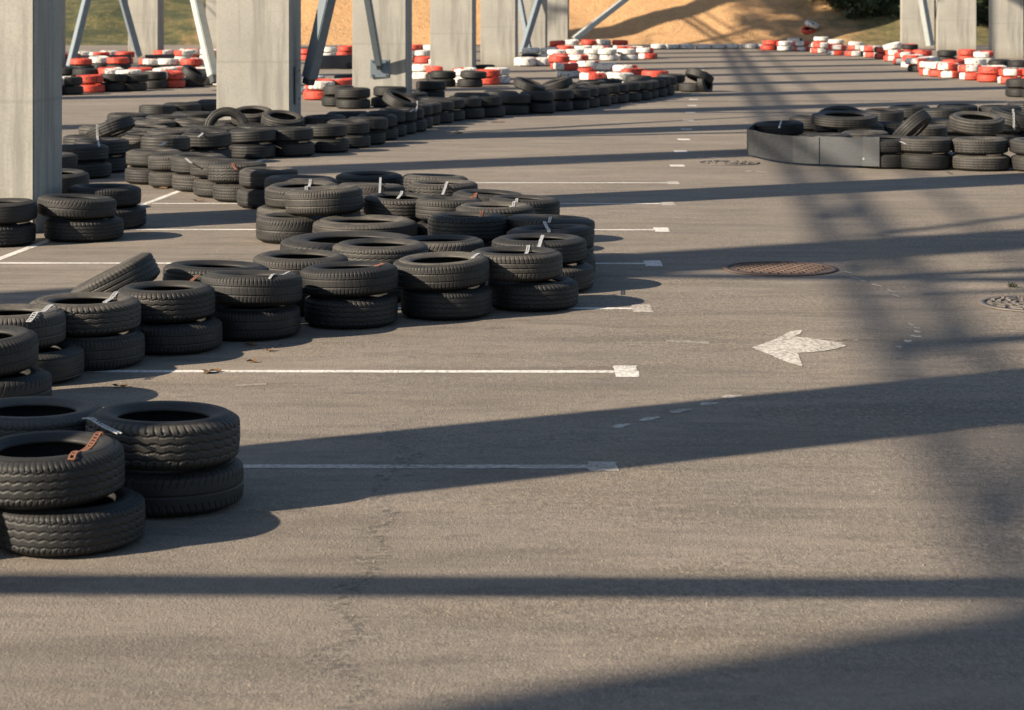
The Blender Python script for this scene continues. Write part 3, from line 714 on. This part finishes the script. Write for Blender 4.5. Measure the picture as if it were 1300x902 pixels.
for (x, z) in ((1099, .31), (1096, .12), (1112, .30)):
    q = at(x, 211, .03); bm = bmesh.new()
    bmesh.ops.create_cone(bm, cap_ends=True, segments=10, radius1=.018, radius2=.014, depth=.012, matrix=Matrix.Translation((q.x, q.y-.05, z)) @ Matrix.Rotation(PI/2, 4, 'X'))
    o = link('bolt', bm_mesh('bolt', bm), STEELW, root); o.location = -root.location
for x0, y0, x1, y1, lab in ((100, 88, 166, 87, 'dark belt fixed in front of the far left tyres'), (184, 87, 221, 86, 'dark belt in front of far tyres right of the slim pillar'), (403, 88, 450, 87, 'dark belt before tyres between second and third pillars')):
    a, b = at(x0, y0, .02), at(x1, y1, .02)
    o = link('barrier_belt', bent_sheet('belt', curve2([a[:2], ((a.x+b.x)/2, (a.y+b.y)/2-.1), b[:2]]), .02, .42, BELT, .012), BELT)
    tag(o, lab, 'belt', 'dark belts guarding the far tyres')

# ------------------------------------------------------------------ pillars and steelwork
PW, PD, YAW = 1.09, .86, math.atan(.0933)
rowdir = Vector((math.sin(YAW), math.cos(YAW), 0)); crs = Vector((math.cos(YAW), -math.sin(YAW), 0))
def pillar(corner, w, d, h, label, group, side=1):
    """corner = near corner at the side given (+1: right corner)"""
    c = Vector((corner[0], corner[1], 0))-crs*side*w/2+rowdir*d/2
    bm = bmesh.new(); box_bm(bm, (0, 0, h/2-.3), (w, d, h+.6))
    me = bm_mesh('pillar_shaft', bm, .018, 2)
    o = link('concrete_pillar', me, CONC, None, c); o.rotation_euler.z = -YAW
    tag(o, label, 'pillar', group); return c
H1, H2 = 13.2, 17.0
near_names = ['off the left edge in front', 'nearest pillar, at the left edge beside black tyres', 'second pillar, behind the upright tyre', 'third pillar, with a bolted steel plate on its face',
              'fourth pillar, behind stacked black and red tyres', 'fifth pillar, whose foot stands clear on sunlit asphalt', 'sixth pillar, mostly hidden beyond the crossed braces', 'farthest pillar of the row, beside the sloping pale brace']
G1 = 'concrete pillars in the middle row'; G2 = 'concrete pillars in the left row'; G3 = 'concrete pillars at the right'
row1 = []
for k in range(-1, 7):
    Y = 20+12*k - (1.0 if k == -1 else 0); X = -4.33+.0925*12*k
    row1.append(pillar((X, Y), PW, PD, H1, 'tall pale concrete '+near_names[k+1] if k >= 0 else 'tall concrete pillar '+near_names[0], G1))
left_names = {-1: 'slim sliver of concrete pillar right beside the nearest pillar', 0: 'pale concrete pillar at the far left beyond the painted tyres', 1: 'concrete pillar glimpsed just left of the second pillar'}
row2 = []
for m in range(-7, 2):
    Y = 78.5+12*m + (.40 if m == -7 else .1 if m < -4 else 0); X = -12.6+1.11*m
    row2.append(pillar((X, Y), PW, PD, H2, left_names.get(m, 'tall concrete pillar outside the picture, %s of the left row' % ordn(m+7)), G2))
for x0, x1, Y, lab in ((1145, 1186, 92.5, 'leftmost of the pale concrete pillars behind the right wall'), (1191, 1239, 86, 'wide middle concrete pillar behind the right wall'), (1259, 1299, 76.6, 'rightmost visible concrete pillar behind the right wall'), (1322, 1366, 68, 'concrete pillar just outside the right edge')):
    X = (x0-650)*Y/F; w = (x1-x0)*Y/F
    pillar((X, Y), w, PD, 12, lab, G3, -1)
def brace(a, b, w, mat, label, name='steel_brace', plate=None):
    rt = empty(name, a); a = Vector(a); b = Vector(b)
    bm = bmesh.new(); tube_between(bm, (0, 0, 0), b-a, w)
    link('tube', bm_mesh('tube', bm, .012, 2), mat, rt)
    if plate:
        bm = bmesh.new(); d = (b-a).normalized()
        tube_between(bm, d*-.10, d*.05, w*.72)
        link('sleeve', bm_mesh('sleeve', bm), STEELD, rt)
        pc, ps = plate; bm = bmesh.new(); box_bm(bm, Vector(pc)-a, ps)
        pl = link('mounting_plate', bm_mesh('mounting_plate', bm, .006, 1), STEEL, rt)
        bx = [Vector(pc)-a+Vector((sx*ps[0]*.36, -ps[1]*.5 if ps[1] < ps[0] else sx*ps[1]*.36, sz*ps[2]*.38)) for sx in (-1, 1) for sz in (-1, 1)]
        for q in bx:
            bm = bmesh.new(); bmesh.ops.create_cone(bm, cap_ends=True, segments=8, radius1=.022, radius2=.018, depth=.03, matrix=Matrix.Translation(q) @ Matrix.Rotation(PI/2, 4, 'X'))
            link('bolt', bm_mesh('bolt', bm), STEELD, pl)
    tag(rt, label, 'brace', 'steel braces between the pillars'); return rt
def ext(a, b, zt):          # continue the line a-b up to height zt
    a, b = Vector(a), Vector(b); return a+(b-a)*((zt-a.z)/(b.z-a.z))
def px_brace(x0, y0, x1, y1, Ya, Yb, w, mat, label, zt, plate=None):
    """(x0,y0) lower end at depth Ya, (x1,y1) where it leaves the frame, at depth Yb"""
    a = Vector(((x0-650)*Ya/F, Ya, CH-(y0+5)*Ya/F)); b = Vector(((x1-650)*Yb/F, Yb, CH-(y1+5)*Yb/F))
    return brace(a, ext(a, b, zt), w, mat, label, 'steel_brace', plate)
s2 = row1[2]; a2 = s2-crs*PW/2; b2 = s2+crs*PW/2
px_brace(271, 97, 249, 0, s2.y, s2.y+.35, .14, STEELW, 'pale steel brace rising left from the second pillar', 7.5, ((a2.x-.012, a2.y+.0, .98), (.03, .3, .5)))
px_brace(393, 99, 416, 0, s2.y, s2.y-.3, .18, STEEL, 'grey blue steel brace rising right from the second pillar', 7.5, ((b2.x+.016, b2.y, .85), (.03, .36, .55)))
s3 = row1[3]; f3 = s3-rowdir*PD/2
px_brace(481, 82, 467, 0, f3.y-.12, f3.y-1.0, .13, STEEL, 'steel brace bolted to the face of the third pillar', 7.0, ((at(482, 86, 0).x*0+(482-650)*(f3.y-.03)/F, f3.y-.03+.01, .71), (.38, .03, .36)))
px_brace(89, 85, 110, 0, 66.0, 66.4, .20, STEEL, 'blue grey brace leaning right at the far left', 8, None)
px_brace(176, 72, 156, 0, 77.9, 77.6, .22, STEEL, 'blue grey brace crossing the far left pillar', 8, None)
px_brace(663, 68, 684, 0, 78.6, 79.0, .20, STEEL, 'steel brace leaning right beside the sixth pillar', 8, None)
px_brace(672, 62, 660, 0, 79.2, 79.4, .16, STEEL, 'steel brace leaning left beside the sixth pillar', 8, None)
px_brace(729, 50, 793, 0, 92.0, 93.2, .22, STEELW, 'long pale brace sloping up right from the farthest pillar', 8, None)
px_brace(1181, 58, 1171, 0, 91.5, 91.2, .26, STEELW, 'pale brace crossing the leftmost right-hand pillar', 8, None)
def beam(a, b, w, h, label, mat=STEEL):
    a, b = Vector(a), Vector(b); c = (a+b)/2; d = b-a
    bm = bmesh.new(); box_bm(bm, (0, 0, 0), (d.length, w, h))
    o = link('steel_beam', bm_mesh('steel_beam', bm, .01, 1), mat, None, c); o.rotation_euler.z = math.atan2(d.y, d.x)
    tag(o, label, 'beam', 'overhead beams of the structure'); return o
# longitudinal girder on the left row and on the middle row, cross beams between
for dx, wd, lb in ((.45, .13, 'left chord of the long overhead girder'), (.95, .13, 'right chord of the long overhead girder'), (1.9, .07, 'thin added shadow beam beside the long overhead girder')):
    beam(row2[0]+Vector((dx, 0, 13.9))-rowdir*8, row2[-1]+Vector((dx-1.05, 0, 13.9)), wd, wd, lb)  # unseen chords set apart, thin beam added, to broaden the soft shadow
for k in range(26):     # lacing between the chords
    y0 = row2[0].y-6+4.1*k; f = (y0-row2[0].y)/(row2[-1].y-row2[0].y); p = row2[0].lerp(row2[-1], f); p.x -= 1.05*f; p.z = 13.9
    beam(p+Vector((.52, 0, .02)), p+Vector((.88, 1.6, .02)), .06, .06, 'short lacing bar of the long overhead girder') if k in (1, 2, 3, 4, 5) else None
beam(row1[0]+Vector((0, 0, H1+.3)), row1[-1]+Vector((0, 0, H1+.3)), .6, .5, 'long overhead girder along the middle row of pillars')
for i, p in enumerate(row2):
    if i in (1, 3, 5, 7):
        q = p+crs*13.7
        beam(p+Vector((0, 0, 12.2)), q+Vector((0, 0, 12.2)), .16, .20, 'thin overhead cross tie, %s from the near end' % ordn(i))
cot = 1/math.tan(EL); su = Vector((1, SLOPE, 0)).normalized()
def caster(xa, ya, xb, yb, h, w, label, z2=None):
    a, b = at(xa, ya), at(xb, yb)
    z2 = h if z2 is None else z2
    A = a-su*cot*h+Vector((0, 0, h)); B = b-su*cot*z2+Vector((0, 0, z2))
    bm = bmesh.new(); tube_between(bm, (0, 0, 0), B-A, w)
    o = link('steel_beam', bm_mesh('steel_beam', bm, .01, 1), STEEL, None, A); tag(o, label, 'beam', 'overhead beams of the structure')
caster(-60, 742, 1360, 748, 4.6, .17, 'low cross beam left of the frame')
caster(560, 171, 960, 148, 6, .10, 'slender tie left of the second pillar', 9)
caster(1170, 438, 1460, 418, 13, .26, 'high beam shading the right of the track')
caster(1120, 352, 1400, 338, 13, .20, 'high narrow beam shading the right of the track')
caster(1150, 374, 1400, 366, 14, .12, 'second high narrow beam shading the right of the track')
caster(1100, 300, 1400, 262, 13, .12, 'high thin tie over the left row')

# ------------------------------------------------------------------ manhole covers
def manhole(px, py, rad, mat, label, hatch):
    c = at(px, py); rt = empty('manhole_cover', (c.x, c.y, 0))
    bm = bmesh.new()
    prof = [(rad, .002), (rad, .010), (rad-.05, .012), (rad-.05, .003)]
    me = lathe('frame', prof, 72, None, True); link('frame', me, mat, rt)
    r = rad-.058
    bm = bmesh.new(); bmesh.ops.create_circle(bm, cap_ends=True, segments=64, radius=r, matrix=Matrix.Translation((0, 0, .006)))
    if hatch:
        s = .052
        n = int(r/s)
        for i in range(-n, n+1):
            for j in range(-n, n+1):
                x, y = i*s, j*s
                if math.hypot(x, y) < r-.03:
                    box_bm(bm, (x, y, .011), (.036, .014, .008), Matrix.Rotation(PI/4*(1 if (i+j) % 2 else -1), 3, 'Z'))
    else:
        k = 0
        rr = .07
        while rr < r-.02:
            cnt = int(2*PI*rr/.13)
            for j in range(cnt):
                a = 2*PI*(j+k*.5)/cnt
                box_bm(bm, (rr*math.cos(a), rr*math.sin(a), .012), (.028, .085, .012), Matrix.Rotation(a, 3, 'Z'))
            rr += .055; k += 1
    link('lid', bm_mesh('lid', bm), mat, rt)
    tag(rt, label, 'manhole', 'manhole covers in the asphalt'); rt.rotation_euler.z = .3
manhole(990, 342, .455, RUST, 'rust brown round manhole cover in the middle of the lane', True)
manhole(1321, 387, .43, IRON, 'grey brown manhole cover cut by the right edge', False)
manhole(925, 207.5, .40, IRON, 'faint far manhole cover left of the island', False)

# ------------------------------------------------------------------ litter, weed, gravel
def leaf(px, py, s, label, z=.005):
    c = at(px, py, 0 if z < .1 else z); bm = bmesh.new(); a = R.uniform(0, 6)
    vs = []
    for k in range(9):
        u = k/8*2*PI; rr = s*(.55+.45*abs(math.cos(u)))*(1+.25*math.sin(u*5))
        vs.append(bm.verts.new((rr*math.cos(u+a), rr*.7*math.sin(u+a), z+.006+.009*math.sin(u*2)+R.uniform(0, .006))))
    vs = vs[:-1]; cen = bm.verts.new((0, 0, z+.004))
    for k in range(8): bm.faces.new((vs[k], vs[(k+1) % 8], cen))
    o = link('dry_leaf', bm_mesh('dry_leaf', bm), LEAFD, None, (c.x, c.y, 0)); tag(o, label, 'leaf', 'dry leaves on the asphalt')
leaf(152, 492, .045, 'dry brown leaf in the shade near the lower left tyres'); leaf(264, 474, .055, 'dry leaf lying on the white bay line'); leaf(273, 473, .04, 'small dry leaf just right of the one on the line')
leaf(320, 461, .035, 'tiny dry leaf above the white bay line'); leaf(341, 446, .045, 'dry yellow leaf at a shadow tip'); leaf(318, 440, .045, 'dark dry leaf beside the shadow tip')
leaf(252, 256, .07, 'orange leaf below the sunlit tyre row'); leaf(203, 240, .09, 'orange leaves at the foot of the sunlit row'); leaf(167, 231, .08, 'leaf at the left end of the sunlit row')
leaf(580, 170, .10, 'dark leaf clump on the track by the long wall'); leaf(632, 156, .13, 'brown leaves at the foot of the long wall'); leaf(694, 147, .13, 'leaf heap further along the long wall')
leaf(20, 472, .05, 'yellow leaf wedged between two left tyres', .20)
def weed(px, py, label, n=26, s=.09):
    c = at(px, py); bm = bmesh.new()
    for k in range(n):
        a = R.uniform(0, 6.28); l = s*R.uniform(.5, 1.2); w = .008
        b = Vector((R.uniform(-.03, .03), R.uniform(-.03, .03), 0)); tip = b+Vector((math.cos(a)*l*.7, math.sin(a)*l*.7, l*R.uniform(.3, .9)))
        s_ = Vector((-math.sin(a), math.cos(a), 0))*w
        m = b.lerp(tip, .5)+Vector((0, 0, l*.15))
        v = [bm.verts.new(q) for q in (b-s_*.4, b+s_*.4, m+s_, tip, m-s_)]; bm.faces.new(v)
    o = link('weed', bm_mesh('weed', bm), GREEN, None, (c.x, c.y, 0)); tag(o, label, 'weed', 'weeds in the asphalt cracks')
weed(1285, 365, 'dark small weed growing in a crack left of the cut manhole', 18, .06)
vs = []; fs = []
for k in range(9000):
    u = R.random()
    Y = 6.7+ (R.random()**1.6)*13; X = R.uniform(-.27, .27)*Y
    if R.random() > (.25+.75*max(0, min(1, (X+1)/3))): continue
    s = R.uniform(.0015, .0045)*(1.5 if R.random() < .06 else 1)
    b = len(vs); a = R.uniform(0, 6)
    for q in range(4): vs.append((X+s*math.cos(a+q*1.57), Y+s*math.sin(a+q*1.57), 0.0))
    vs.append((X+s*.2, Y, s*1.1))
    fs += [(b, b+1, b+4), (b+1, b+2, b+4), (b+2, b+3, b+4), (b+3, b, b+4)]
gv = link('gravel', mesh('gravel', vs, fs), STONE); tag(gv, 'fine loose grit scattered on the asphalt', None, None, 'stuff')

# ------------------------------------------------------------------ trees
def make_tree(name, loc, h, cr, nleaf, label, group, trunk_r=.3, seed=1, leafs=.22, low=.35):
    rr = random.Random(seed); rt = empty(name, loc)
    def limb(bm, a, b, r0, r1, n=7):
        d = (b-a); q = d.to_track_quat('Z', 'Y').to_matrix(); ring = []
        for (p, r) in ((a, r0), (b, r1)):
            ring.append([bm.verts.new(p+q @ Vector((r*math.cos(2*PI*i/n), r*math.sin(2*PI*i/n), 0))) for i in range(n)])
        for i in range(n): bm.faces.new((ring[0][i], ring[0][(i+1) % n], ring[1][(i+1) % n], ring[1][i]))
    bm = bmesh.new(); tips = []
    p = Vector((0, 0, -.3)); seg = 6
    pts = [p]
    for i in range(seg):
        q = Vector((pts[-1].x+rr.uniform(-.1, .1)*h*.06, pts[-1].y+rr.uniform(-.1, .1)*h*.06, h*.85*(i+1)/seg)); limb(bm, pts[-1], q, trunk_r*(1-i/seg*.8), trunk_r*(1-(i+1)/seg*.8)); pts.append(q)
    for i in range(34):
        u = rr.uniform(low, 1.0); base = pts[min(seg-1, int(u*seg))].lerp(pts[min(seg, int(u*seg)+1)], u*seg % 1)
        a = rr.uniform(0, 6.28); l = cr*rr.uniform(.6, 1.05)*(1-.35*max(0, u-.6)/.4)
        tip = base+Vector((math.cos(a)*l, math.sin(a)*l, l*rr.uniform(.15, .7)))
        mid = base.lerp(tip, .5)+Vector((0, 0, -.06*l)); limb(bm, base, mid, trunk_r*.28, trunk_r*.16, 5); limb(bm, mid, tip, trunk_r*.16, .02, 5); tips.append((mid, tip))
        for s in range(4):
            st = mid.lerp(tip, rr.uniform(0, .9)); t2 = st+Vector((rr.uniform(-1, 1), rr.uniform(-1, 1), rr.uniform(-.2, .8)))*l*.35
            limb(bm, st, t2, trunk_r*.08, .012, 4); tips.append((st, t2))
    link('trunk', bm_mesh('trunk', bm), BARK, rt)
    vs = []; fs = []
    for k in range(nleaf):
        a, b = rr.choice(tips); c = a.lerp(b, rr.uniform(.3, 1.1))+Vector((rr.gauss(0, 1), rr.gauss(0, 1), rr.gauss(0, 1)))*cr*.09
        u = Vector((rr.gauss(0, 1), rr.gauss(0, 1), rr.gauss(0, 1))).normalized(); v = u.orthogonal().normalized(); s = leafs*rr.uniform(.5, 1.2)
        i = len(vs); vs += [c-u*s, c+v*s*.5, c+u*s, c-v*s*.5]; fs.append((i, i+1, i+2, i+3))
    link('crown', mesh('crown', vs, fs), GREEN, rt)
    tag(rt, label, 'tree', group); return rt
make_tree('broadleaf_tree', (-25, 79.5, 0), 25, 6.0, 160, 'tall thin-leaved tree left of the structure whose shade falls on the bank', 'trees left of the structure', .45, 3, .16)
make_tree('broadleaf_tree', (-19, 84.0, 0), 29, 3.2, 6000, 'second tall tree left of the structure shading the right of the bank', 'trees left of the structure', .3, 11, .18, .74)
for i, (x, y, lab) in enumerate(((1092, 22, 'dark shrub on the bank left of the right-hand pillars'), (1122, 20, 'dark shrub on the bank touching the leftmost right-hand pillar'), (1188, 30, 'dark shrub in the gap between two right-hand pillars'), (1249, 34, 'dark shrub in the right gap of the pillars'), (1064, 8, 'small dark shrub high on the bank'), (1285, 30, 'dark shrub behind the rightmost pillar'))):
    p = on_bank(x, y); make_tree('shrub', (p.x, p.y+.8, p.z-.3), 2.8+.3*(i % 3), 1.5, 5200, lab, 'dark shrubs on the bank', .07, 20+i, .11, .02)

# ------------------------------------------------------------------ light, sky, camera
w = bpy.data.worlds.new('World'); scene.world = w; w.use_nodes = True
t = w.node_tree; bg = t.nodes['Background']; sky = t.nodes.new('ShaderNodeTexSky'); sky.sky_type = 'NISHITA'; sky.sun_disc = False
sdir = Vector((-su.x*math.cos(EL), -su.y*math.cos(EL), math.sin(EL)))
sky.sun_elevation = EL; sky.sun_rotation = math.atan2(sdir.x, sdir.y) % (2*PI)
sky.air_density = 1.0; sky.dust_density = .7; sky.ozone_density = 1.0
t.links.new(sky.outputs[0], bg.inputs[0]); bg.inputs[1].default_value = .063
sl = bpy.data.lights.new('sun', 'SUN'); sl.energy = 5.0; sl.angle = math.radians(.53); sl.color = (1.0, .85, .66)
so = bpy.data.objects.new('sun', sl); COL.objects.link(so); so.rotation_euler = (-sdir).to_track_quat('-Z', 'Y').to_euler(); so.location = (-20, -10, 20)
cam = bpy.data.cameras.new('camera'); co = bpy.data.objects.new('camera', cam); COL.objects.link(co)
co.location = (0, 0, CH); co.rotation_euler = (PI/2, 0, 0)
cam.sensor_width = 36; cam.sensor_fit = 'HORIZONTAL'; cam.lens = F/1300*36; cam.shift_y = -456/1300.0
cam.clip_end = 2000; cam.clip_start = .1
cam.dof.use_dof = True; cam.dof.focus_distance = 13.5; cam.dof.aperture_fstop = 6.3
scene.camera = co
scene.view_settings.view_transform = 'Standard'; scene.view_settings.look = 'None'; scene.view_settings.gamma = 1
scene.view_settings.exposure = 1.16
scene.render.resolution_x = 1024; scene.render.resolution_y = 710
